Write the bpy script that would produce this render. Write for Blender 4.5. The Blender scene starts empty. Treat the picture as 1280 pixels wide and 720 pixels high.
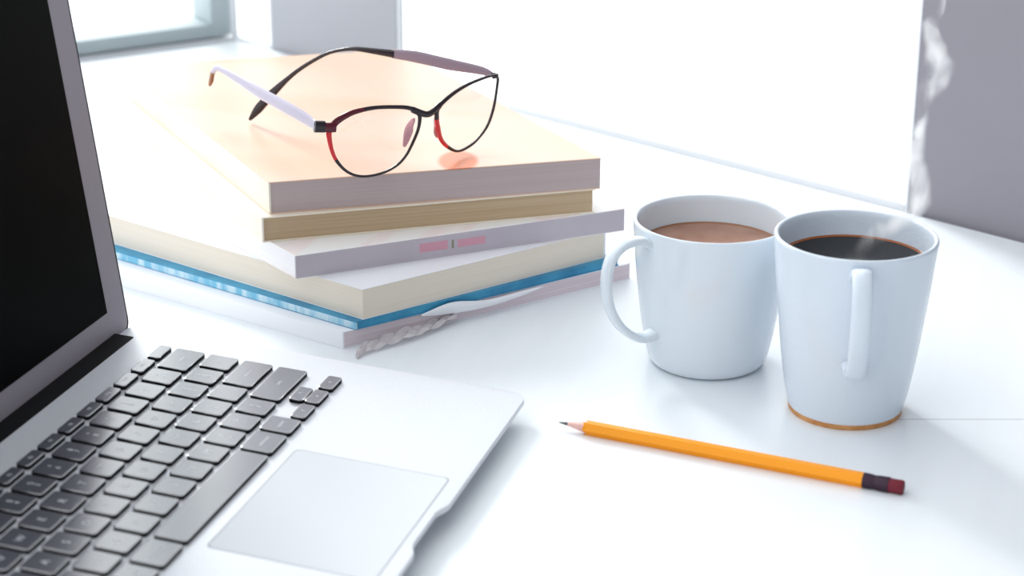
import bpy, bmesh, math, random
from mathutils import Vector, Matrix
random.seed(4)
S = 0.001                     # everything below is written in millimetres
C = bpy.context.scene.collection

# ------------------------------------------------------------------ materials
def mat(name, col, rough=0.5, metal=0.0, spec=0.5, coat=0.0, alpha=1.0, sss=0.0):
    m = bpy.data.materials.new(name); m.use_nodes = True
    b = m.node_tree.nodes['Principled BSDF']
    b.inputs['Base Color'].default_value = (*col, 1)
    b.inputs['Roughness'].default_value = rough
    b.inputs['Metallic'].default_value = metal
    b.inputs['Specular IOR Level'].default_value = spec
    b.inputs['Coat Weight'].default_value = coat
    b.inputs['Alpha'].default_value = alpha
    if sss:
        b.inputs['Subsurface Weight'].default_value = sss
        b.inputs['Subsurface Radius'].default_value = (.004, .004, .004)
    return m
def srgb(r, g, b):
    f = lambda c: (c/255/12.92 if c/255 <= .04045 else ((c/255+.055)/1.055)**2.4)
    return (f(r), f(g), f(b))
def N(m, t, **kw):
    n = m.node_tree.nodes.new(t)
    for k, v in kw.items(): setattr(n, k, v)
    return n
def L(m, a, b): m.node_tree.links.new(a, b)
def bsdf(m): return m.node_tree.nodes['Principled BSDF']
def mottled(m, c1, c2, scale=(1, 1, 1), size=20, detail=4, lo=.35, hi=.65, bump=0, coord='Object'):
    tc = N(m, 'ShaderNodeTexCoord'); mp = N(m, 'ShaderNodeMapping'); mp.inputs['Scale'].default_value = scale
    no = N(m, 'ShaderNodeTexNoise'); no.inputs['Scale'].default_value = size; no.inputs['Detail'].default_value = detail
    cr = N(m, 'ShaderNodeValToRGB')
    cr.color_ramp.elements[0].position = lo; cr.color_ramp.elements[0].color = (*c1, 1)
    cr.color_ramp.elements[1].position = hi; cr.color_ramp.elements[1].color = (*c2, 1)
    L(m, tc.outputs[coord], mp.inputs[0]); L(m, mp.outputs[0], no.inputs['Vector'])
    L(m, no.outputs['Fac'], cr.inputs[0]); L(m, cr.outputs[0], bsdf(m).inputs['Base Color'])
    if bump:
        bp = N(m, 'ShaderNodeBump'); bp.inputs['Strength'].default_value = bump; bp.inputs['Distance'].default_value = .0005
        L(m, no.outputs['Fac'], bp.inputs['Height']); L(m, bp.outputs[0], bsdf(m).inputs['Normal'])
    return m
def pages(name, c1, c2):
    # stacked paper edges: thin lines running along the leaves
    return mottled(mat(name, c1, .8, spec=.2), c1, c2, (6, 6, 1500), 1.0, 3, .3, .7)

M = {}
M['desk'] = mottled(mat('white_painted_wood', (.9, .9, .92), .32), srgb(234, 239, 243), srgb(238, 243, 247), (1, 8, 1), 6, 5)
M['wall'] = mottled(mat('grey_wall_paint', (.4, .38, .42), .8, spec=.2), srgb(146, 143, 151), srgb(152, 149, 157), (1, 1, 1), 3)
M['pier'] = mottled(mat('pale_grey_plaster', (.7, .7, .72), .8, spec=.2), srgb(178, 178, 184), srgb(183, 183, 189), (1, 1, 1), 3)
M['floor'] = mottled(mat('pale_floor', (.7, .7, .7), .5), srgb(215, 213, 212), srgb(225, 223, 221), (1, 9, 1), 3)
M['frame_teal'] = mat('grey_teal_window_paint', srgb(188, 200, 204), .45)
M['frame_white'] = mat('white_window_paint', srgb(240, 242, 246), .4)
M['alu'] = mottled(mat('brushed_aluminium', (.86, .87, .9), .42, .25), srgb(214, 217, 223), srgb(219, 222, 228), (1, 1, 1), 900, 2)
M['bezel'] = mat('silver_bezel', srgb(150, 143, 151), .45, .1, spec=.25)
M['lidback'] = mat('silver_lid', srgb(200, 202, 208), .4, .6)
M['gasket'] = mat('dark_rubber_gasket', (.02, .02, .022), .6, spec=.2)
M['screen'] = mat('black_display', (.0005, .0005, .0007), .4, spec=.02)
M['hinge'] = mat('black_hinge_plastic', (.006, .006, .007), .6, spec=.05)
M['key'] = mat('black_key_plastic', (.062, .067, .09), .4, spec=.4, coat=1); bsdf(M['key']).inputs['Coat Roughness'].default_value = .17; bsdf(M['key']).inputs['Coat IOR'].default_value = 3.0  # base lifted to blue-grey, part of the window sheen is in the colour
M['key_side'] = mat('shaded_black_key_side', (.006, .006, .008), .7, spec=.1)  # darker copy of the key plastic, shade of the unlit sides as colour
M['legend'] = mat('pale_key_legend', (.62, .64, .68), .5)
M['pad'] = mat('glass_trackpad', srgb(205, 209, 214), .3, .1)
M['padgap'] = mat('trackpad_groove', srgb(150, 155, 162), .5)
M['seam'] = mat('grey_plank_seam', srgb(190, 194, 200), .6)
M['rubber'] = mat('black_rubber', (.02, .02, .02), .7)
M['glaze'] = mat('white_glaze', srgb(222, 231, 239), .16, spec=.5, coat=.3)
M['glaze2'] = mat('white_textured_glaze', srgb(216, 226, 237), .25, spec=.5, coat=.2)
def dimple(m):
    tc = N(m, 'ShaderNodeTexCoord'); v = N(m, 'ShaderNodeTexVoronoi'); v.inputs['Scale'].default_value = 420
    bp = N(m, 'ShaderNodeBump'); bp.inputs['Strength'].default_value = .25; bp.inputs['Distance'].default_value = .0004
    L(m, tc.outputs['Object'], v.inputs['Vector']); L(m, v.outputs['Distance'], bp.inputs['Height']); L(m, bp.outputs[0], bsdf(m).inputs['Normal'])
dimple(M['glaze2'])
M['clay'] = mottled(mat('unglazed_brown_clay', (.4, .2, .08), .7), srgb(190, 128, 70), srgb(214, 160, 104), (1, 1, 1), 200)
M['coffee'] = mat('black_coffee', (.004, .002, .0015), .08, spec=.15)
M['coffee_edge'] = mat('coffee_rim_amber', srgb(150, 78, 22), .15)
M['milky'] = mottled(mat('milky_coffee', (.4, .2, .1), .2), srgb(150, 104, 80), srgb(168, 122, 98), (1, 1, 1), 60)
M['milky_edge'] = mat('milky_coffee_rim', srgb(150, 100, 70), .2)
M['yellow'] = mat('yellow_pencil_lacquer', srgb(255, 160, 0), .35, spec=.35)
M['wood'] = mottled(mat('sharpened_wood', (.8, .55, .5), .7), srgb(232, 184, 176), srgb(240, 200, 190), (1, 1, 1), 300)
M['lead'] = mat('graphite', (.08, .08, .09), .4)
M['ferrule'] = mat('dark_purple_metal_ferrule', srgb(48, 22, 44), .4, .3)
M['eraser'] = mat('dark_red_eraser', srgb(112, 18, 40), .7)
M['frame_black'] = mat('black_glossy_acetate', (.018, .008, .012), .22)
M['frame_wine'] = mat('dark_wine_acetate', srgb(92, 4, 34), .22)
M['frame_red'] = mat('translucent_red_acetate', srgb(226, 36, 46), .2)
M['temple'] = mat('pale_lilac_acetate', srgb(184, 176, 194), .3)
M['temple_dark'] = mat('lilac_grey_acetate', srgb(150, 132, 146), .3)
M['tip_brown'] = mat('brown_acetate_tip', srgb(140, 82, 30), .3)
M['pink_pad'] = mat('pink_silicone', srgb(214, 150, 160), .4, alpha=.85)
def glassy(name, tint, gl=.06, rough=.02):
    m = bpy.data.materials.new(name); m.use_nodes = True; nt = m.node_tree; nt.nodes.clear()
    o = N(m, 'ShaderNodeOutputMaterial'); mx = N(m, 'ShaderNodeMixShader'); tr = N(m, 'ShaderNodeBsdfTransparent'); g = N(m, 'ShaderNodeBsdfGlossy')
    tr.inputs[0].default_value = (*tint, 1); g.inputs['Roughness'].default_value = rough; mx.inputs[0].default_value = gl
    L(m, tr.outputs[0], mx.inputs[1]); L(m, g.outputs[0], mx.inputs[2]); L(m, mx.outputs[0], o.inputs[0])
    return m
M['lens'] = glassy('thin_spectacle_lens', (.995, .985, .985), .08)
M['pane'] = glassy('window_glass', (.99, 1, 1), .03)
M['plastic'] = mat('frosted_crinkled_plastic', srgb(246, 240, 242), .2, alpha=.85)

# peach cover with soft bands and an orange disc near its front right
def peach():
    m = mat('peach_disc_cover', srgb(250, 222, 200), .3, spec=.45)
    tc = N(m, 'ShaderNodeTexCoord')
    mp = N(m, 'ShaderNodeMapping'); mp.inputs['Rotation'].default_value = (0, 0, math.radians(20)); mp.inputs['Scale'].default_value = (9, 2, 1)
    no = N(m, 'ShaderNodeTexNoise'); no.inputs['Scale'].default_value = 1.3; no.inputs['Detail'].default_value = 1.5
    cr = N(m, 'ShaderNodeValToRGB'); e = cr.color_ramp.elements
    e[0].position = .32; e[0].color = (*srgb(230, 184, 154), 1); e[1].position = .68; e[1].color = (*srgb(234, 208, 172), 1)
    k = e.new(.5); k.color = (*srgb(233, 198, 176), 1)
    L(m, tc.outputs['Object'], mp.inputs[0]); L(m, mp.outputs[0], no.inputs['Vector']); L(m, no.outputs['Fac'], cr.inputs[0])
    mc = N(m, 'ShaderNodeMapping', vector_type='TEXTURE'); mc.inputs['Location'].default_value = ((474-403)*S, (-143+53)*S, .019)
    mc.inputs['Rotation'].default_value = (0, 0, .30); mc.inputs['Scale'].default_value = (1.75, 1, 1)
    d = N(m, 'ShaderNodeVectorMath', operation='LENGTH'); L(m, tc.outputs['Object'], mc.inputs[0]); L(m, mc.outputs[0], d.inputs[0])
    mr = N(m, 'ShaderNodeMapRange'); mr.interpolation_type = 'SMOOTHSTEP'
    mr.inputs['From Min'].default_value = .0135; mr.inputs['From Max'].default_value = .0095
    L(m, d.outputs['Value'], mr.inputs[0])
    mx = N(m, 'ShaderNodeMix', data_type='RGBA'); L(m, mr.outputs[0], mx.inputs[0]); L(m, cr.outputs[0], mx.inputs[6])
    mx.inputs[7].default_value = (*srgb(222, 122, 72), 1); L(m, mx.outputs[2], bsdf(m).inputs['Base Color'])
    return m
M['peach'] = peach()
M['cream_cover'] = mottled(mat('cream_cover', (.9, .85, .75), .5, spec=.3), srgb(244, 236, 222), srgb(242, 231, 212), (1, 1, 1), 12)
M['white_cover'] = mottled(mat('white_cover_faint_print', (.9, .9, .9), .4, spec=.4), srgb(248, 232, 232), srgb(248, 248, 247), (2, 14, 1), 3, 3, .35, .55)
M['mauve_spine'] = mottled(mat('mauve_grey_spine', (.5, .48, .5), .5, spec=.3), srgb(190, 180, 190), srgb(197, 188, 197), (1, 1, 1), 20)
M['pink_print'] = mat('pink_spine_print', srgb(214, 156, 172), .5)
M['green_print'] = mat('olive_spine_print', srgb(140, 140, 110), .5)
M['plain_white'] = mat('plain_white_card', srgb(243, 244, 249), .45, spec=.4)
M['pg_mauve'] = pages('mauve_shaded_pages', srgb(188, 170, 170), srgb(197, 180, 180))
M['pg_tan'] = pages('tan_aged_pages', srgb(186, 160, 128), srgb(206, 182, 152))
M['pg_cream'] = pages('cream_pages', srgb(232, 220, 204), srgb(238, 227, 213))
M['pg_white'] = pages('white_pages', srgb(250, 248, 248), srgb(240, 237, 240))
M['pg_rose'] = pages('rose_grey_pages', srgb(214, 198, 204), srgb(232, 220, 226))
M['blue'] = mottled(mat('blue_cover', (.05, .3, .6), .4), srgb(30, 120, 165), srgb(60, 156, 196), (1, 1, 1), 40)
M['pg_blue'] = mottled(mat('sky_blue_rippled_edge', (.5, .8, .9), .5), srgb(120, 190, 220), srgb(200, 226, 238), (1, 1, .2), 160, 2, .4, .6)

# ------------------------------------------------------------------ helpers
def tag(o, label=None, cat=None, group=None, kind=None):
    if label: o['label'] = label
    if cat: o['category'] = cat
    if group: o['group'] = group
    if kind: o['kind'] = kind
    return o
def thing(name, label, cat, loc=(0, 0, 0), rotz=0, group=None):
    o = bpy.data.objects.new(name, None); C.objects.link(o); o.empty_display_size = .02
    o.location = Vector(loc)*S; o.rotation_euler = (0, 0, rotz)
    return tag(o, label, cat, group)
def finish(name, bm, m, parent=None, angle=35, raw=False):
    """bmesh in millimetres -> one linked mesh object"""
    me = bpy.data.meshes.new(name)
    if not raw: bmesh.ops.recalc_face_normals(bm, faces=bm.faces)
    bmesh.ops.scale(bm, vec=(S, S, S), verts=bm.verts)
    bm.to_mesh(me); bm.free()
    for mm in (m if isinstance(m, (list, tuple)) else [m]): me.materials.append(M[mm])
    me.shade_smooth(); me.set_sharp_from_angle(angle=math.radians(angle))
    o = bpy.data.objects.new(name, me); C.objects.link(o)
    if parent: o.parent = parent
    return o
def loft(bm, loops, close=True, cap0=True, cap1=True, mi=None):
    R = [[bm.verts.new(Vector(p)) for p in lp] for lp in loops]
    n = len(R[0])
    for a, b in zip(R, R[1:]):
        for i in range(n if close else n-1):
            j = (i+1) % n; f = bm.faces.new((a[i], a[j], b[j], b[i]))
            if mi is not None: f.material_index = mi
    if cap0: f = bm.faces.new(list(reversed(R[0]))); f.material_index = mi or 0
    if cap1: f = bm.faces.new(R[-1]); f.material_index = mi or 0
    return R
def box(bm, a, b, bev=0, seg=2):
    r = bmesh.ops.create_cube(bm, size=1)
    for v in r['verts']:
        v.co = Vector((a[i] + (v.co[i]+.5)*(b[i]-a[i]) for i in range(3)))
    if bev:
        es = list({e for v in r['verts'] for e in v.link_edges})
        bmesh.ops.bevel(bm, geom=es, offset=bev, segments=seg, profile=.6, affect='EDGES')
def rrect(x0, y0, x1, y1, r, n=5):
    pts = []
    for cx, cy, a0 in ((x1-r, y1-r, 0), (x0+r, y1-r, 90), (x0+r, y0+r, 180), (x1-r, y0+r, 270)):
        for k in range(n+1):
            a = math.radians(a0+90*k/n); pts.append((cx+r*math.cos(a), cy+r*math.sin(a)))
    return pts
def inset(pts, d):
    n = len(pts); out = []
    for i in range(n):
        p0, p1, p2 = Vector(pts[i-1]), Vector(pts[i]), Vector(pts[(i+1) % n])
        e1 = (p1-p0).normalized() if (p1-p0).length > 1e-6 else (p2-p1).normalized(); e2 = (p2-p1).normalized() if (p2-p1).length > 1e-6 else e1
        n1 = Vector((-e1.y, e1.x)); n2 = Vector((-e2.y, e2.x)); h = (n1+n2)
        h = h.normalized(); c = max(.4, h.dot(n1)); q = p1+h*d/c; out.append((q.x, q.y))
    return out
def slab(bm, pts, z0, z1, bev=.3, mi=None):
    loft(bm, [[(x, y, z0) for x, y in inset(pts, bev)], [(x, y, z0+bev) for x, y in pts],
              [(x, y, z1-bev) for x, y in pts], [(x, y, z1) for x, y in inset(pts, bev)]], mi=mi)
def catmull(P, k=6, closed=False):
    P = [Vector(p) for p in P]; n = len(P); out = []
    for i in range(n if closed else n-1):
        if closed: a, b, c, d = P[i-1], P[i], P[(i+1) % n], P[(i+2) % n]
        else: a, b, c, d = P[max(i-1, 0)], P[i], P[i+1], P[min(i+2, n-1)]
        for s in range(k):
            t = s/k; out.append(.5*((2*b)+(c-a)*t+(2*a-5*b+4*c-d)*t*t+(3*b-a-3*c+d)*t**3))
    if not closed: out.append(P[-1])
    return out
def sweep(bm, path, prof, closed=False, up=None, mats=None, cap=True):
    """prof(i, t) -> list of (side, up) offsets; up = reference direction"""
    n = len(path); loops = []
    for i, p in enumerate(path):
        a = path[i-1] if (i > 0 or closed) else path[i]; b = path[(i+1) % n] if (i < n-1 or closed) else path[i]
        t = (b-a).normalized(); u = Vector(up(i) if callable(up) else (up or (0, 0, 1)))
        s = t.cross(u)
        if s.length < 1e-4: s = t.cross(Vector((1, 0, 0)))
        s.normalize(); w = s.cross(t).normalized()
        loops.append([p + s*x + w*y for x, y in prof(i, i/(n-1))])
    R = [[bm.verts.new(q) for q in lp] for lp in loops]; m = len(R[0])
    for i in range(n if closed else n-1):
        A, B = R[i], R[(i+1) % n]
        for j in range(m):
            k = (j+1) % m; f = bm.faces.new((A[j], A[k], B[k], B[j]))
            if mats: f.material_index = mats(i)
    if cap and not closed:
        f = bm.faces.new(list(reversed(R[0]))); f.material_index = mats(0) if mats else 0
        f = bm.faces.new(R[-1]); f.material_index = mats(n-2) if mats else 0
def oval(a, b, n=10, sq=1.0):
    o = []
    for k in range(n):
        t = 2*math.pi*k/n; c, s = math.cos(t), math.sin(t)
        o.append((a*math.copysign(abs(c)**sq, c), b*math.copysign(abs(s)**sq, s)))
    return o
def lathe(bm, prof, seg=96):
    R = []
    for r, z in prof:
        if r < 1e-6: R.append([bm.verts.new((0, 0, z))])
        else: R.append([bm.verts.new((r*math.cos(2*math.pi*k/seg), r*math.sin(2*math.pi*k/seg), z)) for k in range(seg)])
    for a, b in zip(R, R[1:]):
        for k in range(seg):
            j = (k+1) % seg
            if len(a) == 1: bm.faces.new((a[0], b[j], b[k]))
            elif len(b) == 1: bm.faces.new((a[k], a[j], b[0]))
            else: bm.faces.new((a[k], a[j], b[j], b[k]))

# ------------------------------------------------------------------ camera
CAM = Vector((-597.72, -479.47, 420.15)); yaw, pitch, roll = .27581, .35667, .00503
fw = Vector((math.cos(pitch)*math.cos(yaw), math.cos(pitch)*math.sin(yaw), -math.sin(pitch)))
rt = Vector((math.sin(yaw), -math.cos(yaw), 0)); up = rt.cross(fw)
r2 = math.cos(roll)*rt + math.sin(roll)*up; u2 = -math.sin(roll)*rt + math.cos(roll)*up
cam = bpy.data.cameras.new('camera'); co = bpy.data.objects.new('camera', cam); C.objects.link(co)
mw = Matrix((r2, u2, -fw)).transposed().to_4x4(); mw.translation = CAM*S; co.matrix_world = mw
cam.sensor_width = 36; cam.lens = 2501.24/1280*36; cam.clip_start = .01
cam.dof.use_dof = True; cam.dof.focus_distance = 1.10; cam.dof.aperture_fstop = 9.0
bpy.context.scene.camera = co

# ------------------------------------------------------------------ room
e1 = Vector((.462, .887, 0)); n1 = Vector((.887, -.462, 0)); P0 = Vector((662.2, -464.8, 0))   # back edge of the desk
a2 = math.radians(139); e2 = Vector((math.cos(a2), math.sin(a2), 0)); n2 = Vector((-e2.y, e2.x, 0)); n2 = -n2 if n2.x < 0 else n2
W1 = P0 + n1*3; CO = Vector((1044, 240, 0))
def wallbox(bm, o, e, n, s0, s1, z0, z1, d0, d1, bev=0):
    b2 = bmesh.new(); box(b2, (s0, d0, z0), (s1, d1, z1), bev)
    me = bpy.data.meshes.new('t')
    for v in b2.verts: v.co = o + e*v.co.x + n*v.co.y + Vector((0, 0, v.co.z))
    b2.to_mesh(me); b2.free(); bm.from_mesh(me); bpy.data.meshes.remove(me)
FZ, TZ = -740, 1500
def struct(name, bm, m): return tag(finish(name, bm, m), kind='structure')
bm = bmesh.new(); wallbox(bm, W1, e1, n1, -1300, 90, FZ, TZ, 0, 90); struct('wall_right', bm, 'wall')
bm = bmesh.new(); wallbox(bm, W1, e1, n1, 588, 748, FZ, TZ, 0, 6, 1); struct('wall_pier', bm, 'pier')
bm = bmesh.new(); wallbox(bm, W1, e1, n1, 90, 588, FZ, -60, 0, 90); wallbox(bm, W1, e1, n1, 748, 806, FZ, -60, 0, 90); struct('wall_back', bm, 'pier')
bm = bmesh.new(); wallbox(bm, CO, e2, n2, -10, 1500, FZ, 0, 0, 90); wallbox(bm, CO, e2, n2, 950, 1500, 0, TZ, 0, 90); struct('wall_left', bm, 'frame_white')
bm = bmesh.new(); box(bm, (-1700, -1700, FZ-20), (2200, 1800, FZ)); struct('floor', bm, 'floor')
def window(name, o, e, n, s0, s1, z0, z1, fr, fm, d0=4, d1=44, rail=None):
    t = bpy.data.objects.new(name, None); C.objects.link(t); tag(t, kind='structure'); t.location = (o+e*s0+Vector((0, 0, z0)))*S
    off = -(o+e*s0+Vector((0, 0, z0))); rl = rail or fr
    bm = bmesh.new()
    for a, b, c, d in ((s0, s0+fr, z0, z1), (s1-fr, s1, z0, z1), (s0+fr, s1-fr, z0, z0+rl), (s0+fr, s1-fr, z1-fr, z1)):
        wallbox(bm, o+off, e, n, a, b, c, d, d0, d1, 1)
    finish('window_frame', bm, fm, t)
    bm = bmesh.new(); wallbox(bm, o+off, e, n, s0+fr-1, s1-fr+1, z0+rl-1, z1-fr+1, (d0+d1)/2-2, (d0+d1)/2+2); finish('window_pane', bm, 'pane', t)
    return t
window('window_1', CO, e2, n2, 8, 950, 2, TZ, 20, 'frame_teal', 4, 44, 12)
window('window_2', W1, e1, n1, 90, 588, -60, TZ, 3, 'frame_white', 1, 6, 64)
window('window_3', W1, e1, n1, 748, 806, -60, TZ, 4, 'frame_white', 1, 6, 62)

# desk: top fills the corner between the walls
desk = thing('desk', 'white painted wooden desk carrying the laptop, books and mugs', 'desk', (200, -200, FZ))
off = Vector((-200, 200, 740))
def dk(p): return (p[0]+off.x, p[1]+off.y)
A = P0 - e1*800; B = P0 + e1*792; Cn = CO + e2*900 - n2*6
corners = [dk((A.x, A.y)), dk((B.x, B.y)), dk((Cn.x, Cn.y)), dk((-260, Cn.y)), dk((-260, A.y))]
bm = bmesh.new(); slab(bm, corners, off.z-28, off.z, 1.2); finish('desk_top', bm, 'desk', desk)
for x, y in ((-200, -1080), (-200, 700), (230, -1080), (300, 700)):
    bm = bmesh.new(); px, py = dk((x, y)); box(bm, (px-25, py-25, 0), (px+25, py+25, off.z-28), 2); finish('leg', bm, 'desk', desk)

bm = bmesh.new(); a_ = Vector((350, -386)); b_ = Vector((420, -622)); w_ = Vector((.4, .12))
slab(bm, [dk(tuple(p)) for p in (a_+w_, a_-w_, b_-w_, b_+w_)], off.z-.05, off.z+.04, .01); tag(finish('plank_seam', bm, 'seam', desk), 'thin grey seam line')

# ------------------------------------------------------------------ laptop
lap = thing('laptop', 'open silver laptop with black keys and a dark screen, left of the books', 'laptop')
sxx, syy = .97325, .99888
R_ = Matrix.Rotation(-.00631, 3, 'Z') @ Matrix.Rotation(.00062, 3, 'Y') @ Matrix.Rotation(.06094, 3, 'X')
org = Vector((162-4.891-5.3, -113-2.432-1.5, 16))
lap.location = Vector((org.x, org.y, 0))*S
def lp(X, Y, Z): return R_ @ Vector(((X-162)*sxx, -(Y-113)*syy, Z-14)) + Vector((0, 0, org.z))
def lfinish(name, bm, m, par=lap, angle=35):
    for v in bm.verts: v.co = lp(*v.co)
    return finish(name, bm, m, par, angle)
def outline(y0=5.0, notch=True):
    r = 9; pts = []
    def arc(cx, cy, a0, a1, rr=r, n=8):
        for k in range(n+1):
            a = math.radians(a0+(a1-a0)*k/n); pts.append((cx+rr*math.cos(a), cy+rr*math.sin(a)))
    arc(325-r, 227-r, 0, 90)
    if notch:
        for k in range(0, 17):
            t = k/16; x = 190-52*t; d = 3.2*min(1, 5*min(t, 1-t)); d = 3.2*(lambda u: u*u*(3-2*u))(d/3.2); pts.append((x, 227-d))
    arc(r, 227-r, 90, 180); arc(r, y0+r, 180, 270); arc(325-r, y0+r, 270, 360)
    return pts
def zbot(Y, e):        # underside: flat at the back, curving up to a thin front lip
    t = max(0, min(1, (Y-120)/107)); return (1.5+8*t + 4.2*t**3)*(1-e) + 13.4*e if Y > 120 else 1.5*(1-e)+(3 if Y < 60 else 3+5*(Y-60)/60)*e
o0 = outline(); ins = lambda d: inset(o0, d)
bm = bmesh.new()
def lip(Y): return 14.2 if Y > 160 else 14.2-7*min(1, (160-Y)/150)
loft(bm, [[(x, y, zbot(y, 0)+.6) for x, y in ins(26)], [(x, y, zbot(y, .25)) for x, y in ins(12)],
          [(x, y, min(lip(y)-1.2, zbot(y, .7))) for x, y in ins(4)], [(x, y, lip(y)-.5) for x, y in ins(.5)],
          [(x, y, lip(y)) for x, y in o0], [(x, y, 16.4) for x, y in o0], [(x, y, 16.85) for x, y in ins(.25)],
          [(x, y, 17) for x, y in ins(.7)]])
lfinish('base', bm, 'alu')
for X, Y, h in ((30, 25, 4.6), (295, 25, 4.6), (45, 150, 2.6), (280, 150, 2.6)):
    # rubber foot reaching from the underside down to the desk
    p = lp(X, Y, 3); bm = bmesh.new()
    loops = []
    for z in (0.0, 1.0, 9.5 if Y < 60 else 6.5):
        lo = []
        for k in range(20):
            a = 2*math.pi*k/20; r = 6 if z else 5.2
            lo.append((p.x+r*math.cos(a), p.y+r*math.sin(a), z))
        loops.append(lo)
    loft(bm, loops); finish('rubber_foot', bm, 'rubber', lap)
# black hinge bar along the back
bm = bmesh.new(); box(bm, (17, -3, 9), (308, 14.5, 17.25), 1.2); lfinish('hinge_cover', bm, 'hinge')
# trackpad
bm = bmesh.new(); slab(bm, rrect(109.4, 142.4, 215.6, 219.6, 3), 16.6, 17.03, .02); lfinish('trackpad_groove', bm, 'padgap')
bm = bmesh.new(); slab(bm, rrect(110, 143, 215, 219, 3), 16.6, 17.12, .1); lfinish('trackpad', bm, 'pad')
# keys
u = 19.05; XR = 299.1; XL = XR-14.5*u; R1 = 42.8; KH = 2.3
cache = {}
def key(x0, y0, w, h, leg=None, fs=4.2):
    k = (round(w, 2), round(h, 2))
    if k not in cache:
        bm = bmesh.new(); ring = lambda d, r: rrect(-w/2+d, -h/2+d, w/2-d, h/2-d, r, 4)
        loft(bm, [[(x, y, z) for x, y in ring(d, r)] for d, r, z in ((0, 1.6, -1), (0, 1.6, KH-.45), (.12, 1.5, KH-.12), (.5, 1.3, KH))])
        for f in bm.faces: f.material_index = 1 if f.calc_center_median().z < KH-.3 else 0
        for v in bm.verts: v.co = Vector((v.co.x*sxx, -v.co.y*syy, v.co.z))
        o = finish('key', bm, ['key', 'key_side'], lap, 12); cache[k] = o
    else: o = cache[k].copy(); C.objects.link(o); o.parent = lap
    o.location = lp(x0+w/2, y0+h/2, 17)*S; o.rotation_euler = R_.to_euler()
    if leg:
        legend(o, leg, fs, w, h)
    return o
tcache = {}
def legend(o, s, fs, w, h):
    k = (s, fs)
    if k not in tcache:
        cu = bpy.data.curves.new('legend', 'FONT'); cu.body = s; cu.size = fs*S*1.25; cu.align_x = 'CENTER'; cu.align_y = 'CENTER'; cu.extrude = .00003; cu.space_line = .9
        to = bpy.data.objects.new('tmp', cu); C.objects.link(to); bpy.context.view_layer.update()
        me = bpy.data.meshes.new_from_object(to.evaluated_get(bpy.context.evaluated_depsgraph_get())); bpy.data.objects.remove(to)
        me.name = 'legend'; me.materials.clear(); me.materials.append(M['legend']); tcache[k] = me
    t = bpy.data.objects.new('legend', tcache[k]); C.objects.link(t); t.parent = o
    t.location = (0, 0, (KH+.02)*S)
def row(y, items, h=16.0, pitch=u):
    x = XL
    for wu, s, *f in items:
        key(x+3, y, wu*pitch-3, h, s, f[0] if f else 4.2); x += wu*pitch
fp = 14.5/14
row(R1-9.8, [(fp, 'esc', 2.4)]+[(fp, 'F%d' % i, 2.2) for i in range(1, 13)]+[(fp, None)], 6.9)
row(R1, [(1, '~\n`', 3.2)]+[(1, a+'\n'+b, 3.2) for a, b in zip('!@#$%^&*()_+', '1234567890-=')]+[(1.5, 'delete', 2.2)])
row(R1+u, [(1.5, 'tab', 2.2)]+[(1, c) for c in 'QWERTYUIOP']+[(1, '{\n[', 3.2), (1, '}\n]', 3.2), (1, '|\n\\', 3.2)])
row(R1+2*u, [(1.75, 'caps lock', 2.2)]+[(1, c) for c in 'ASDFGHJKL']+[(1, ':\n;', 3.2), (1, '"\n\'', 3.2), (1.75, 'return', 2.2)])
row(R1+3*u, [(2.25, 'shift', 2.2)]+[(1, c) for c in 'ZXCVBNM']+[(1, '<\n,', 3.2), (1, '>\n.', 3.2), (1, '?\n/', 3.2), (2.25, 'shift', 2.2)])
row(R1+4*u, [(1, 'fn', 2.2), (1, 'control', 2.2), (1, 'option', 2.2), (1.25, 'command', 2.2), (5, None), (1.25, 'command', 2.2), (1, 'option', 2.2)])
ax = XR-3*u+3; ay = R1+4*u
key(ax, ay+8.3, u-3, 7.7, '<', 2.6); key(ax+u, ay+8.3, u-3, 7.7, 'v', 2.6); key(ax+u, ay, u-3, 7.5, '^', 2.6); key(ax+2*u, ay+8.3, u-3, 7.7, '>', 2.6)
# lid: front plane leans back from the hinge
y0l, z0l, thl = 3.455, -4.118, 1.383
def lid(a, b, d=0):    # a from the right edge, b up the lid, d behind the front face
    v = Vector((325-a, y0l-b*math.cos(thl)-d*math.sin(thl), 17+z0l+b*math.sin(thl)-d*math.cos(thl))); return v
def lidslab(pts, d0, d1, bev, m, name, par=lap):
    bm = bmesh.new(); slab(bm, pts, d0, d1, bev)
    for v in bm.verts: v.co = lid(v.co.x, v.co.y, v.co.z)
    return lfinish(name, bm, m, par)
shell = lidslab(rrect(0, 0, 325, 216, 7), .9, 6, .8, 'lidback', 'lid')
lidslab(rrect(0, 0, 325, 216, 7), .0, 1.1, .2, 'gasket', 'lid_gasket', lap)
lidslab(rrect(1.9, 1.9, 323.1, 214.1, 6), -.25, .3, .1, 'bezel', 'screen_bezel', lap)
lidslab(rrect(21.64, 17.39, 303.4, 199.1, .6), -.42, .1, .05, 'screen', 'screen', lap)

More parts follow.
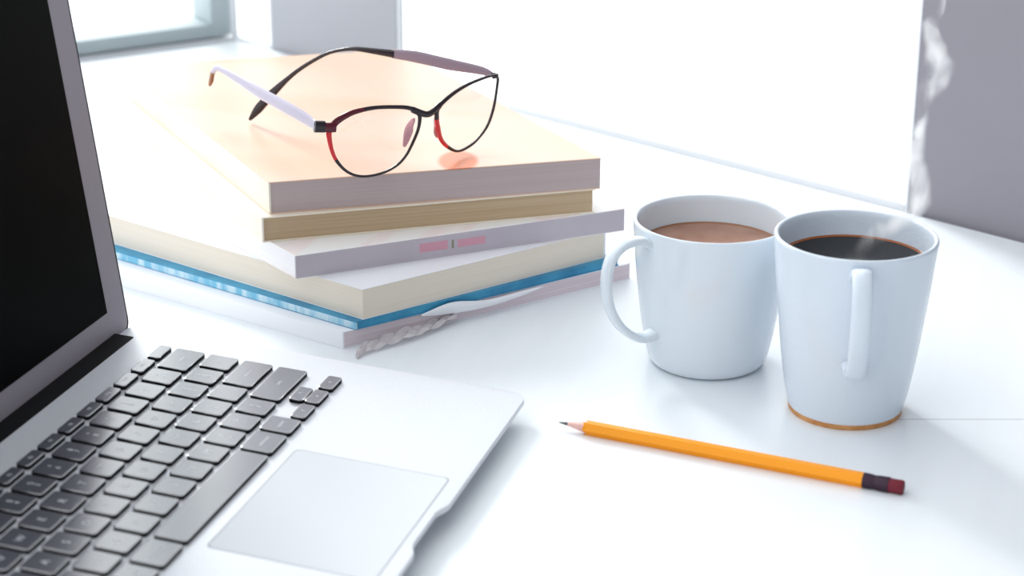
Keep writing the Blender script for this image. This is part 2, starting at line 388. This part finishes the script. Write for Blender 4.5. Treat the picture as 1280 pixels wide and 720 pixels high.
# ------------------------------------------------------------------ books
def book(name, label, z0, z1, FL, FR, BL, cover, page, ct=.9, spine='left', over=1.6, group=None, extra=None, round_sp=False):
    FL, FR, BL = Vector(FL), Vector(FR), Vector(BL); BR = FR + (BL-FL)
    t = thing(name, label, 'book', (FL.x, FL.y, z0))
    q = [(p.x-FL.x, p.y-FL.y) for p in (FL, FR, BR, BL)]
    H = z1-z0
    bm = bmesh.new(); slab(bm, q, 0, ct, .2); slab(bm, q, H-ct, H, .2)
    c = finish('cover', bm, cover, t)
    f = lambda s, r: tuple(Vector(q[0]) + (Vector(q[1])-Vector(q[0]))*s + (Vector(q[3])-Vector(q[0]))*r)
    w = (FR-FL).length; d = (BL-FL).length
    a = over/w; b = over/d
    sp = {'left': (f(0, 0), f(1.1/w, 0), f(1.1/w, 1), f(0, 1)), 'front': (f(0, 0), f(1, 0), f(1, 1.1/d), f(0, 1.1/d)), 'right': (f(1-1.1/w, 0), f(1, 0), f(1, 1), f(1-1.1/w, 1))}[spine]
    bm = bmesh.new(); slab(bm, list(sp), ct-.3, H-ct+.3, .15); finish('spine', bm, cover if not extra else extra, t)
    l0 = 1.0/w if spine == 'left' else a; r0 = 1-1.0/w if spine == 'right' else 1-a; f0 = 1.0/d if spine == 'front' else b
    bm = bmesh.new(); slab(bm, [f(l0, f0), f(r0, f0), f(r0, 1-b), f(l0, 1-b)], ct-.05, H-ct+.05, .02); finish('page_block', bm, page, t)
    return t, f, w, d
def far(FL, ang, dist): a = math.radians(ang); return (FL[0]+dist*math.cos(a), FL[1]+dist*math.sin(a))
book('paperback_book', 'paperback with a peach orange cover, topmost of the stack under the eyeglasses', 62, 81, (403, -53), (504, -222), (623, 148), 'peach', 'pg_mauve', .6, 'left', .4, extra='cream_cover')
book('hardback_book', 'book with tan page edges, second from the top of the stack', 47, 62, (396, -51), (503, -219), (605, 139), 'cream_cover', 'pg_tan', .8, 'left', 1.2)
bt, bf, bw, bd = book('softcover_book', 'book with a mauve grey spine and pink lettering, third from the top of the stack', 33, 47, (381, -77), (516, -234), far((381, -77), 52, 250), 'white_cover', 'pg_white', .6, 'front', 1, extra='mauve_spine')
# pink lettering on its spine (illegible in the photograph: two short words and a mark)
def on_spine(s0, s1, z0, z1, m, name):
    a = Vector(bf(s0, 0)); b = Vector(bf(s1, 0)); n = (b-a).orthogonal().normalized(); n = -n if n.x > 0 else n
    bm = bmesh.new()
    vs = [Vector((p.x, p.y, z)) + Vector((n.x, n.y, 0))*d for d in (-.05, .12) for p, z in ((a, z0), (b, z0), (b, z1), (a, z1))]
    V = [bm.verts.new(v) for v in vs]
    for q in ((0, 1, 2, 3), (7, 6, 5, 4), (0, 4, 5, 1), (1, 5, 6, 2), (2, 6, 7, 3), (3, 7, 4, 0)): bm.faces.new([V[i] for i in q])
    return bm, m, name
bm = bmesh.new()
def strokes(s0, s1, z0, z1, n):
    out = bmesh.new()
    for k in range(n):
        c0 = s0+(s1-s0)*k/n; c1 = c0+(s1-s0)/n*.78
        for a, b, c, d in ((c0, c0+(c1-c0)*.3, z0, z1), (c0, c1, z1-(z1-z0)*.28, z1), (c0, c1, z0, z0+(z1-z0)*.28)):
            if random.random() < .9 or a == c0:
                m_ = bpy.data.meshes.new('t'); x, _, _ = on_spine(a, b, c, d, '', ''); x.to_mesh(m_); x.free(); out.from_mesh(m_); bpy.data.meshes.remove(m_)
    return out
o = finish('spine_lettering', on_spine(.36, .445, 5, 10.3, '', '')[0], 'pink_print', bt); tag(o, 'pink lettering')
o = finish('spine_lettering', on_spine(.475, .56, 5, 9.6, '', '')[0], 'pink_print', bt); tag(o, 'pink lettering')
x, _, _ = on_spine(.457, .463, 5, 10, '', ''); tag(finish('spine_mark', x, 'green_print', bt), 'small olive mark')
book('thick_book', 'thick book with cream page edges, fourth from the top of the stack', 15, 33, (376, -118), (515, -223), far((376, -118), 68, 235), 'plain_white', 'pg_cream', .35, 'right', .3)
book('thin_notebook', 'thin bright blue notebook, second from the bottom of the stack', 10, 15, (372, -115), (517, -231), far((372, -115), 69, 240), 'blue', 'blue', .7, 'left', .5, extra='pg_blue')
mt_, mf, mw_, md = book('magazine', 'thick white magazine with rose grey page edges, bottom of the stack on the desk', 0, 10, (367, -109), (524, -237), far((367, -109), 71, 260), 'plain_white', 'pg_rose', .5, 'left', .4)

bm = bmesh.new(); rows = []
for k in range(41):
    s_ = .25+.42*k/40; p = mf(s_, 0); tt = k/40
    hz = 9.5 + 3.4*math.exp(-((tt-.24)/.2)**2) + .35*math.sin(9*tt); o_ = .1+1.5*math.sin(math.pi*tt)**1.5; lo_ = 9.0-3.4*math.sin(math.pi*tt)**.7
    nx, ny = -.629, -.777
    rows.append([(p[0]+nx*a_, p[1]+ny*a_, z_) for a_, z_ in ((1.85, 9.2), (2.0, hz), (o_+2.0, hz-.7), (o_+2.2, (hz+lo_)/2), (o_+1.3, lo_), (o_+1.0, lo_+.2), (o_+1.4, (hz+lo_)/2-.3), (1.8, 8.9))])
loft(bm, rows); flap = finish('folded_edge', bm, 'plain_white', None, 60)

# crumpled clear plastic strip at the stack's front corner
bm = bmesh.new(); G = {}
pa = catmull([(425, -157.5, 4.5), (408, -148, 3), (392, -139, 3), (378, -129, 2.2), (366, -122, 1.6), (356, -121, .8)], 8)
nn = len(pa)
for i, p in enumerate(pa):
    w = (4+8*math.sin(math.pi*i/(nn-1))**.7)
    for j in range(9):
        q = j/8-.5; h = 1.1*math.sin(i*.9+j*1.4)+.9*math.sin(i*.43-j*2.3)
        G[i, j] = bm.verts.new((p.x+q*w*(-.8), p.y-q*w*.6, max(.15, p.z+h+abs(q)*1.5)))
for i in range(nn-1):
    for j in range(8): bm.faces.new((G[i, j], G[i+1, j], G[i+1, j+1], G[i, j+1]))
r = bmesh.ops.solidify(bm, geom=bm.faces[:], thickness=.12)
for v in bm.verts: v.co.z = max(v.co.z, .05)
strip = tag(finish('plastic_wrapper', bm, 'plastic', None, 20), 'crumpled clear plastic wrapper on the desk against the bottom magazine, with a white folded edge', 'plastic wrapper')
flap.parent = strip; flap.location = (mt_.location.x, mt_.location.y, 0); tag(flap, 'smooth white folded edge')

# ------------------------------------------------------------------ mugs
def smooth_prof(P, k=5):
    return [(v.x, v.y) for v in catmull([(a, b, 0) for a, b in P], k)]
def mug(name, label, loc, outer, rim, inner, m, haz, hpath, hw, ht, foot=None):
    t = thing(name, label, 'mug', loc)
    bm = bmesh.new(); pr = smooth_prof(outer) + smooth_prof(rim) + smooth_prof(inner) + [(0, inner[-1][1])]
    pr = [(0, outer[0][1])] + pr; lathe(bm, pr); finish('body', bm, m, t, 60)
    pa = catmull([(x*math.cos(haz), x*math.sin(haz), z) for x, z in hpath], 6)
    side = Vector((-math.sin(haz), math.cos(haz), 0))
    bm = bmesh.new(); sweep(bm, pa, lambda i, s: oval(ht*(1+.25*abs(2*s-1)**4), hw*(1+.3*abs(2*s-1)**4), 16, .7), up=lambda i: side)
    finish('handle', bm, m, t, 60)
    if foot: bm = bmesh.new(); lathe(bm, foot); finish('foot_ring', bm, 'clay', t, 40)
    return t
fm = Vector((365.6, -386.6, 0)); az1 = math.radians(190.5)
mug('coffee_mug', 'white dimpled mug tapering to a bare clay foot, steaming beside the pencil', fm,
    [(28.0, 2.6), (29.3, 3.0), (30.2, 6), (32.2, 16), (34.6, 32), (36.9, 52), (38.8, 69), (40.0, 83), (41.0, 93)],
    [(41.1, 94), (40.7, 95), (39.9, 95.2), (39.0, 94.8), (38.6, 93.8)],
    [(38.4, 92), (37.5, 81), (36.0, 68), (34.3, 50), (32, 32), (29.5, 16), (26, 8), (18, 6)], 'glaze2', az1,
    [(38.5, 86), (44, 89.5), (51, 90), (56.5, 85), (58.5, 75), (57.5, 62), (54, 49), (48, 40), (41, 36.5), (35, 38)], 4.9, 2.8,
    [(0, .8), (26.5, .8), (27, 0), (28.6, 0), (29.2, .9), (29.3, 2.9), (27, 3.1), (0, 3.1)])
bm_ = Vector((408.8, -305.8, 0)); az2 = math.radians(137)
mug('coffee_mug', 'plain white mug of milky coffee, behind the steaming mug and beside the books', bm_,
    [(24, .8), (25.5, 0), (28, .2), (30.6, 1.6), (32.6, 5), (34.4, 12), (36.9, 26), (38.9, 42), (40.5, 58), (41.7, 72), (42.3, 80)],
    [(42.4, 81), (42.0, 82), (41.2, 82.2), (40.4, 81.8), (40, 81)],
    [(39.9, 79), (38.9, 64), (37.2, 46), (35.6, 30), (33.6, 14), (30, 7), (20, 5)], 'glaze', az2,
    [(39.5, 74), (47, 77.5), (57, 77), (64.5, 71), (67.5, 60), (66, 46), (60, 34), (52, 26), (44, 22), (36, 23)], 3.9, 2.2)
def drink(name, label, c, z, r, m, me):
    bm = bmesh.new(); k = 64
    lathe(bm, [(0, z-4), (r-1.2, z-4), (r+.05, z+.7), (r-.5, z+.25), (r-1.3, z+.05), (r-2.4, z), (0, z)])
    for f in bm.faces:
        cc = f.calc_center_median()
        f.material_index = 1 if math.hypot(cc.x, cc.y) > r-1.5 and cc.z > z-1 else 0
    o = finish(name, bm, [m, me]); o.location = c*S
    return o
tag(drink('black_coffee', '', fm, 81.5, 37.35, 'coffee', 'coffee_edge'), 'dark black coffee filling the steaming dimpled mug', 'coffee')
tag(drink('milky_coffee', '', bm_, 66.5, 38.7, 'milky', 'milky_edge'), 'light brown milky coffee filling the plain mug beside the books', 'coffee')

# ------------------------------------------------------------------ pencil
tip = Vector((298.66, -250.51, 0)); end = Vector((272.19, -425.81, 0)); d = end-tip; ln = d.length
pen = thing('pencil', 'sharpened yellow pencil with dark red eraser lying in front of the mugs', 'pencil', tip, math.atan2(d.y, d.x))
r = 3.75
def hexring(x, rr, n=6, z0=r*.866, ph=30):
    return [(x, rr*math.cos(math.radians(ph+360/n*k)), z0+rr*math.sin(math.radians(ph+360/n*k))) for k in range(n)]
tz = .6
bm = bmesh.new(); n = 24
def hx(x, rr, sc=None):
    out = []
    for k in range(n):
        a = 360/n*k; hr = r*math.cos(math.radians(30))/math.cos(math.radians(((a) % 60)-30))
        q = hr if sc is None else min(hr, sc); out.append((x, q*math.cos(math.radians(a)), r*.866+q*math.sin(math.radians(a))))
    return out
def scal(x, base, amp):
    return [(x+amp*abs(math.cos(math.radians(3*(360/n*k)))), y, z) for k, (_, y, z) in enumerate(hx(x, r))]
loft(bm, [scal(16.3, 0, -2.0), scal(17.5, 0, -2.0), hx(ln-19, r), hx(ln-18.9, r)]); finish('pencil_body', bm, 'yellow', pen)
circ = lambda x, rr: [(x, rr*math.cos(2*math.pi*k/n), r*.866+rr*math.sin(2*math.pi*k/n)) for k in range(n)]
bm = bmesh.new(); loft(bm, [circ(5.2, .95), circ(16.5, 3.15), hx(17.4, r*.98, 3.6)]); finish('sharpened_wood', bm, 'wood', pen)
bm = bmesh.new(); loft(bm, [circ(0.3, .18), circ(1.2, .35), circ(5.3, .97)]); finish('graphite_tip', bm, 'lead', pen)
bm = bmesh.new(); L_ = []
for k in range(11):
    x = ln-19.5+k*1.25; L_.append(circ(x, 3.7 if k in (2, 3, 6, 7) else 3.45 if k in (4, 5) else 3.8))
loft(bm, L_); finish('ferrule', bm, 'ferrule', pen)
bm = bmesh.new(); loft(bm, [circ(ln-8, 3.45), circ(ln-1.0, 3.5), circ(ln-.2, 3.2), circ(ln, 2.5)]); finish('eraser', bm, 'eraser', pen)

# ------------------------------------------------------------------ eyeglasses
L1 = [[408.5, -90.0, 114.5], [410.6, -92.6, 118.0], [415.9, -98.5, 121.4], [421.7, -104.4, 122.6], [427.5, -110.3, 122.8], [435.0, -117.6, 121.7], [441.0, -123.3, 120.2], [444.6, -126.6, 118.0], [446.8, -128.4, 115.1], [447.4, -128.6, 112.1], [447.3, -127.6, 106.1], [446.1, -125.4, 99.9], [443.8, -122.0, 92.2], [440.6, -118.1, 86.9], [436.3, -113.3, 83.7], [431.4, -108.1, 82.2], [425.4, -102.2, 82.3], [420.1, -97.2, 84.6], [415.7, -93.4, 89.0], [411.8, -90.5, 95.3], [409.5, -89.1, 101.6], [408.0, -88.6, 107.9], [407.5, -88.7, 112.3]]
L2 = [[459.0, -135.9, 116.4], [467.7, -140.0, 121.2], [479.8, -145.2, 124.5], [492.5, -150.5, 125.8], [503.4, -154.9, 125.8], [508.6, -156.8, 123.9], [509.2, -156.2, 116.5], [508.1, -154.4, 104.4], [504.2, -151.7, 94.4], [496.2, -147.7, 87.9], [488.1, -144.1, 85.1], [479.3, -140.6, 85.2], [470.2, -137.5, 90.4], [464.1, -135.7, 96.4], [460.9, -135.2, 103.3], [458.8, -135.1, 109.7]]
G0 = Vector((455, -120, 81))
gl = thing('eyeglasses', 'eyeglasses with black and red frame and pale temples, lying on the top book', 'eyeglasses', G0)
sub = lambda P: [Vector(p)-G0 for p in P]
def rim(P, rad, mi, nrm, name):
    pa = catmull(sub(P), 5, True); bm = bmesh.new()
    def rr(i): 
        f = i/5; a = int(f) % len(P); b = (a+1) % len(P); t = f-int(f); return rad[a]*(1-t)+rad[b]*t
    sweep(bm, pa, lambda i, s: oval(rr(i), .95, 10, .8), closed=True, up=nrm, mats=lambda i: mi[int(i/5) % len(P)])
    finish(name, bm, ['frame_black', 'frame_red', 'frame_wine'], gl, 50)
    return pa
nr1 = (-.70, -.70, .1); nr2 = (-.37, -.92, .1)
rad1 = [2.2, 2.0, 1.6, 1.3, 1.15, 1.15, 1.25, 1.45, 1.4, 1.1, .9, .8, .7, .7, .7, .7, .75, .8, .9, 1.1, 1.2, 1.5, 1.8]
mi1 = [2, 2, 2, 0, 0, 0, 0, 0, 0, 0, 0, 0, 0, 0, 0, 0, 0, 0, 0, 1, 1, 1, 1]
rad2 = [1.6, 1.2, 1.0, .9, .85, .8, .6, .6, .6, .65, .75, .8, 1.2, 1.5, 1.7, 1.7]
mi2 = [0, 0, 0, 0, 0, 0, 0, 0, 0, 0, 0, 0, 1, 1, 1, 0]
pa1 = rim(L1, rad1, mi1, nr1, 'lens_rim'); pa2 = rim(L2, rad2, mi2, nr2, 'lens_rim')
def lens(pa, nrm):
    c = sum(pa, Vector())/len(pa); nv = Vector(nrm).normalized(); bm = bmesh.new()
    rings = []
    for q, dm in ((1.0, 0), (.8, .55), (.5, 1.1), (.2, 1.4)):
        rings.append([bm.verts.new(c+(p-c)*q+nv*dm) for p in pa])
    m_ = bm.verts.new(c+nv*1.5); n = len(pa)
    for a, b in zip(rings, rings[1:]):
        for i in range(n): bm.faces.new((a[i], a[(i+1) % n], b[(i+1) % n], b[i]))
    for i in range(n): bm.faces.new((rings[-1][i], rings[-1][(i+1) % n], m_))
    bmesh.ops.solidify(bm, geom=bm.faces[:], thickness=.4)
    finish('lens', bm, 'lens', gl, 60)
lens(pa1, nr1); lens(pa2, nr2)
bm = bmesh.new(); pa = catmull(sub([[443.5, -125.6, 118.6], [447.9, -129.6, 115.6], [450.9, -132.0, 114.4], [455, -134.0, 115.0], [460.5, -136.5, 117.6]]), 5)
sweep(bm, pa, lambda i, s: oval(1.2, 1.9, 12, .8)); finish('bridge', bm, 'frame_black', gl, 50)
bm = bmesh.new(); pa = catmull(sub([[410, -91.5, 114.6], [406.5, -88.3, 115], [403.8, -85.4, 116.2]]), 4)
sweep(bm, pa, lambda i, s: oval(1.6, 3.0-.4*s, 12, .7)); tag(finish('end_piece', bm, 'frame_wine', gl, 50), 'dark wine end piece')
bm = bmesh.new(); pa = sub([[405.0, -87, 115.8], [401.5, -82.5, 116.5]]); sweep(bm, pa, lambda i, s: oval(1.9, 3.3, 12, .5)); tag(finish('hinge_block', bm, 'frame_black', gl, 50), 'black hinge block')
bm = bmesh.new(); pa = catmull(sub([[505, -155.4, 125.0], [508.6, -156.4, 124.6], [509.2, -152, 125]]), 4)
sweep(bm, pa, lambda i, s: oval(1.2, 1.5, 12, .7)); tag(finish('end_piece', bm, 'frame_black', gl, 50), 'black end piece')
TL = [[402.2, -83.1, 116.5], [415.5, -70.8, 117.0], [440.0, -46.4, 116.5], [464.1, -22.4, 116.0], [486.4, -0.1, 116.4], [502.2, 15.7, 116.4], [510.8, 24.3, 115.4], [516.0, 29.4, 111.3]]
TL2 = [[515.2, 28.6, 112.2], [516.8, 30.2, 109.6], [518.4, 31.8, 105.6], [520.9, 34.3, 101.0]]
TR = [[509.0, -152.9, 125.0], [509.2, -145.9, 127.0], [509.6, -125.8, 129.2], [510.3, -105.6, 132.0], [510.8, -90.3, 132.6]]
TR2 = [[510.7, -92, 132.6], [511.2, -77.4, 133.4], [511.6, -64.5, 133.7], [512.0, -51.4, 130.7], [512.4, -40.8, 125.4], [512.8, -27.3, 116.3], [513.2, -13.5, 104.0], [513.6, -2.2, 92.0], [513.8, 5, 83.2]]
def temple(P, h, name, m, par=gl, th=1.1):
    pa = catmull(sub(P), 5); bm = bmesh.new(); n = len(h)-1
    def hh(s): f = min(s*n, n-1e-6); a = int(f); return h[a]*(1-f+a)+h[a+1]*(f-a)
    sweep(bm, pa, lambda i, s: oval(min(th, hh(s)), hh(s), 14, .75)); return finish(name, bm, m, par, 50)
t1 = temple(TL, [3.2, 3.8, 4.0, 3.6, 2.8, 2.1, 1.8, 1.7], 'temple', 'temple'); tag(t1, 'pale lilac temple')
tag(temple(TL2, [1.7, 2.0, 2.3, .6], 'temple_tip', 'tip_brown', t1), 'brown temple tip')
t2 = temple(TR, [1.6, 2.6, 3.6, 3.6, 2.6], 'temple', 'temple_dark'); tag(t2, 'grey lilac temple')
tag(temple(TR2, [2.5, 1.8, 1.3, 1.0, 1.1, 1.2, 1.4, 2.6, 2.9, .9], 'temple_tip', 'frame_black', t2, 1.3), 'black temple tip')
for P in ([[449.5, -124.5, 111.5], [451.5, -121.2, 106], [450.6, -119.4, 99], [448.6, -118.4, 94.6]], [[460.8, -134.0, 111], [462, -133.0, 106], [463.5, -132.8, 101], [466.5, -133.5, 96.5]]):
    pa = catmull(sub(P), 4); bm = bmesh.new(); sweep(bm, pa, lambda i, s: oval(.9, .6+2.0*math.sin(math.pi*s)**.6, 12)); finish('nose_pad', bm, 'pink_pad', gl, 50)

# ------------------------------------------------------------------ steam
ST = [(354, -388, 84, 9), (357, -396, 97, 9), (359.8, -408, 109, 8), (362.2, -416, 120, 9), (361.4, -413.5, 131.5, 8), (360.4, -410.5, 142, 7.5), (360.6, -410.6, 152, 7), (361.4, -413.5, 164, 8),
      (362.6, -417, 173, 9.5), (363.4, -420.5, 182, 9.5), (362.4, -417, 193.7, 6.5), (361.5, -414, 203.5, 4.2), (362.1, -417, 213.2, 3.6), (362.2, -417.6, 228, 3.0)]
b0 = Vector((354, -388, 84)); Z0, Z1 = 84.0, 228.0
pa = catmull([p[:3] for p in ST], 5); ra = catmull([(p[3], 0, 0) for p in ST], 5)
bm = bmesh.new(); loops = []
for p, rv in zip(pa, ra):
    rr = rv.x*1.25; loops.append([(p.x-b0.x+rr*math.cos(2*math.pi*k/24), p.y-b0.y+rr*math.sin(2*math.pi*k/24), p.z-b0.z) for k in range(24)])
loft(bm, loops)
m = bpy.data.materials.new('steam'); m.use_nodes = True; m.node_tree.nodes.clear(); M['steam'] = m
o_ = N(m, 'ShaderNodeOutputMaterial'); vol = N(m, 'ShaderNodeVolumePrincipled'); L(m, vol.outputs[0], o_.inputs['Volume'])
vol.inputs['Color'].default_value = (1, 1, 1, 1); vol.inputs['Anisotropy'].default_value = .55
tc = N(m, 'ShaderNodeTexCoord'); sp = N(m, 'ShaderNodeSeparateXYZ')
no = N(m, 'ShaderNodeTexNoise'); no.inputs['Scale'].default_value = 38; no.inputs['Detail'].default_value = 2
wr = N(m, 'ShaderNodeVectorMath', operation='SUBTRACT'); wr.inputs[1].default_value = (.5, .5, .5)
ws = N(m, 'ShaderNodeVectorMath', operation='SCALE'); ws.inputs['Scale'].default_value = .016
wa = N(m, 'ShaderNodeVectorMath', operation='ADD')
L(m, tc.outputs['Object'], no.inputs['Vector']); L(m, no.outputs['Color'], wr.inputs[0]); L(m, wr.outputs[0], ws.inputs[0])
L(m, ws.outputs[0], wa.inputs[0]); L(m, tc.outputs['Object'], wa.inputs[1]); L(m, wa.outputs[0], sp.inputs[0])
h01 = N(m, 'ShaderNodeMapRange'); h01.inputs['From Max'].default_value = (Z1-Z0)*S; L(m, sp.outputs['Z'], h01.inputs[0])
def fcurve(idx, lo, hi):
    fc = N(m, 'ShaderNodeFloatCurve'); cm = fc.mapping; c = cm.curves[0]
    pts = [((p[2]-Z0)/(Z1-Z0), ((p[idx]-(b0[idx] if idx < 2 else 0))-lo)/(hi-lo)) for p in ST]
    c.points[0].location = pts[0]; c.points[1].location = pts[-1]
    for q in pts[1:-1]: c.points.new(*q)
    cm.update(); L(m, h01.outputs[0], fc.inputs['Value'])
    r = N(m, 'ShaderNodeMapRange'); r.inputs['To Min'].default_value = lo*S; r.inputs['To Max'].default_value = hi*S; L(m, fc.outputs[0], r.inputs[0]); return r.outputs[0]
cx = fcurve(0, 0, 12); cy = fcurve(1, -40, 4); cr = fcurve(3, 0, 12)
def mt(op, a, b=None):
    n = N(m, 'ShaderNodeMath', operation=op)
    for i, x in enumerate((a, b)):
        if x is None: continue
        if isinstance(x, (int, float)): n.inputs[i].default_value = x
        else: L(m, x, n.inputs[i])
    return n.outputs[0]
dx = mt('SUBTRACT', sp.outputs['X'], cx); dy = mt('SUBTRACT', sp.outputs['Y'], cy)
dist = mt('DIVIDE', mt('SQRT', mt('ADD', mt('MULTIPLY', dx, dx), mt('MULTIPLY', dy, dy))), cr)
fall = N(m, 'ShaderNodeMapRange'); fall.interpolation_type = 'SMOOTHSTEP'; fall.inputs['From Min'].default_value = 1.0; fall.inputs['From Max'].default_value = .05; L(m, dist, fall.inputs[0])
n2_ = N(m, 'ShaderNodeTexNoise'); n2_.inputs['Scale'].default_value = 60; n2_.inputs['Detail'].default_value = 4.5; n2_.inputs['Distortion'].default_value = 1.2
mp = N(m, 'ShaderNodeMapping'); mp.inputs['Scale'].default_value = (1.3, 1.3, .6); L(m, tc.outputs['Object'], mp.inputs[0]); L(m, mp.outputs[0], n2_.inputs['Vector'])
rg = N(m, 'ShaderNodeMapRange'); rg.interpolation_type = 'SMOOTHSTEP'; rg.inputs['From Min'].default_value = .38; rg.inputs['From Max'].default_value = .66; L(m, n2_.outputs['Fac'], rg.inputs[0])
lowf = N(m, 'ShaderNodeMapRange'); lowf.interpolation_type = 'SMOOTHSTEP'; lowf.inputs['From Min'].default_value = .02; lowf.inputs['From Max'].default_value = .22; lowf.inputs['To Min'].default_value = .06; L(m, h01.outputs[0], lowf.inputs[0])
den = mt('MULTIPLY', mt('MULTIPLY', mt('MULTIPLY', fall.outputs[0], rg.outputs[0]), lowf.outputs[0]), 380)
L(m, den, vol.inputs['Density'])
so = finish('steam', bm, 'steam', None); so.location = b0*S
tag(so, 'wisp of white steam curling up from the black coffee', 'steam', kind='stuff')

# ------------------------------------------------------------------ light
w = bpy.data.worlds.new('daylight'); bpy.context.scene.world = w; w.use_nodes = True; nt = w.node_tree
bg = nt.nodes['Background']
tc = nt.nodes.new('ShaderNodeTexCoord'); dt = nt.nodes.new('ShaderNodeVectorMath'); dt.operation = 'DOT_PRODUCT'
dv = Vector((.34, .90, .22)).normalized(); dt.inputs[1].default_value = dv
nt.links.new(tc.outputs['Generated'], dt.inputs[0])
mr = nt.nodes.new('ShaderNodeMapRange'); mr.interpolation_type = 'SMOOTHSTEP'; mr.inputs['From Min'].default_value = -.55; mr.inputs['From Max'].default_value = .45
nt.links.new(dt.outputs['Value'], mr.inputs[0])
mx = nt.nodes.new('ShaderNodeMix'); mx.data_type = 'RGBA'
mx.inputs[6].default_value = (.37, .405, .42, 1); mx.inputs[7].default_value = (2.04, 2.09, 2.14, 1)
nt.links.new(mr.outputs[0], mx.inputs[0])
sx_ = nt.nodes.new('ShaderNodeSeparateXYZ'); nt.links.new(tc.outputs['Generated'], sx_.inputs[0])
zr = nt.nodes.new('ShaderNodeMapRange'); zr.interpolation_type = 'SMOOTHSTEP'; zr.inputs['From Min'].default_value = .45; zr.inputs['From Max'].default_value = .95
zr.inputs['To Min'].default_value = 1; zr.inputs['To Max'].default_value = .75; nt.links.new(sx_.outputs['Z'], zr.inputs[0])
vm = nt.nodes.new('ShaderNodeVectorMath'); vm.operation = 'SCALE'; nt.links.new(mx.outputs[2], vm.inputs[0]); nt.links.new(zr.outputs[0], vm.inputs['Scale'])
nt.links.new(vm.outputs[0], bg.inputs['Color']); bg.inputs['Strength'].default_value = 1.0
sun = bpy.data.lights.new('sun', 'SUN'); sun.energy = 3.1; sun.angle = math.radians(15); sun.color = (1, .995, .97)
so_ = bpy.data.objects.new('sun', sun); C.objects.link(so_)
az, el = math.radians(41), math.radians(29)
dirn = Vector((math.cos(az)*math.cos(el), math.sin(az)*math.cos(el), math.sin(el)))
so_.rotation_euler = dirn.to_track_quat('Z', 'Y').to_euler(); so_.location = dirn*2

vs = bpy.context.scene.view_settings
bpy.context.scene.display_settings.display_device = 'sRGB'
vs.view_transform = 'Standard'; vs.look = 'None'; vs.gamma = 1; vs.use_curve_mapping = False; vs.exposure = 0

bpy.context.scene.cycles.volume_bounces = 6
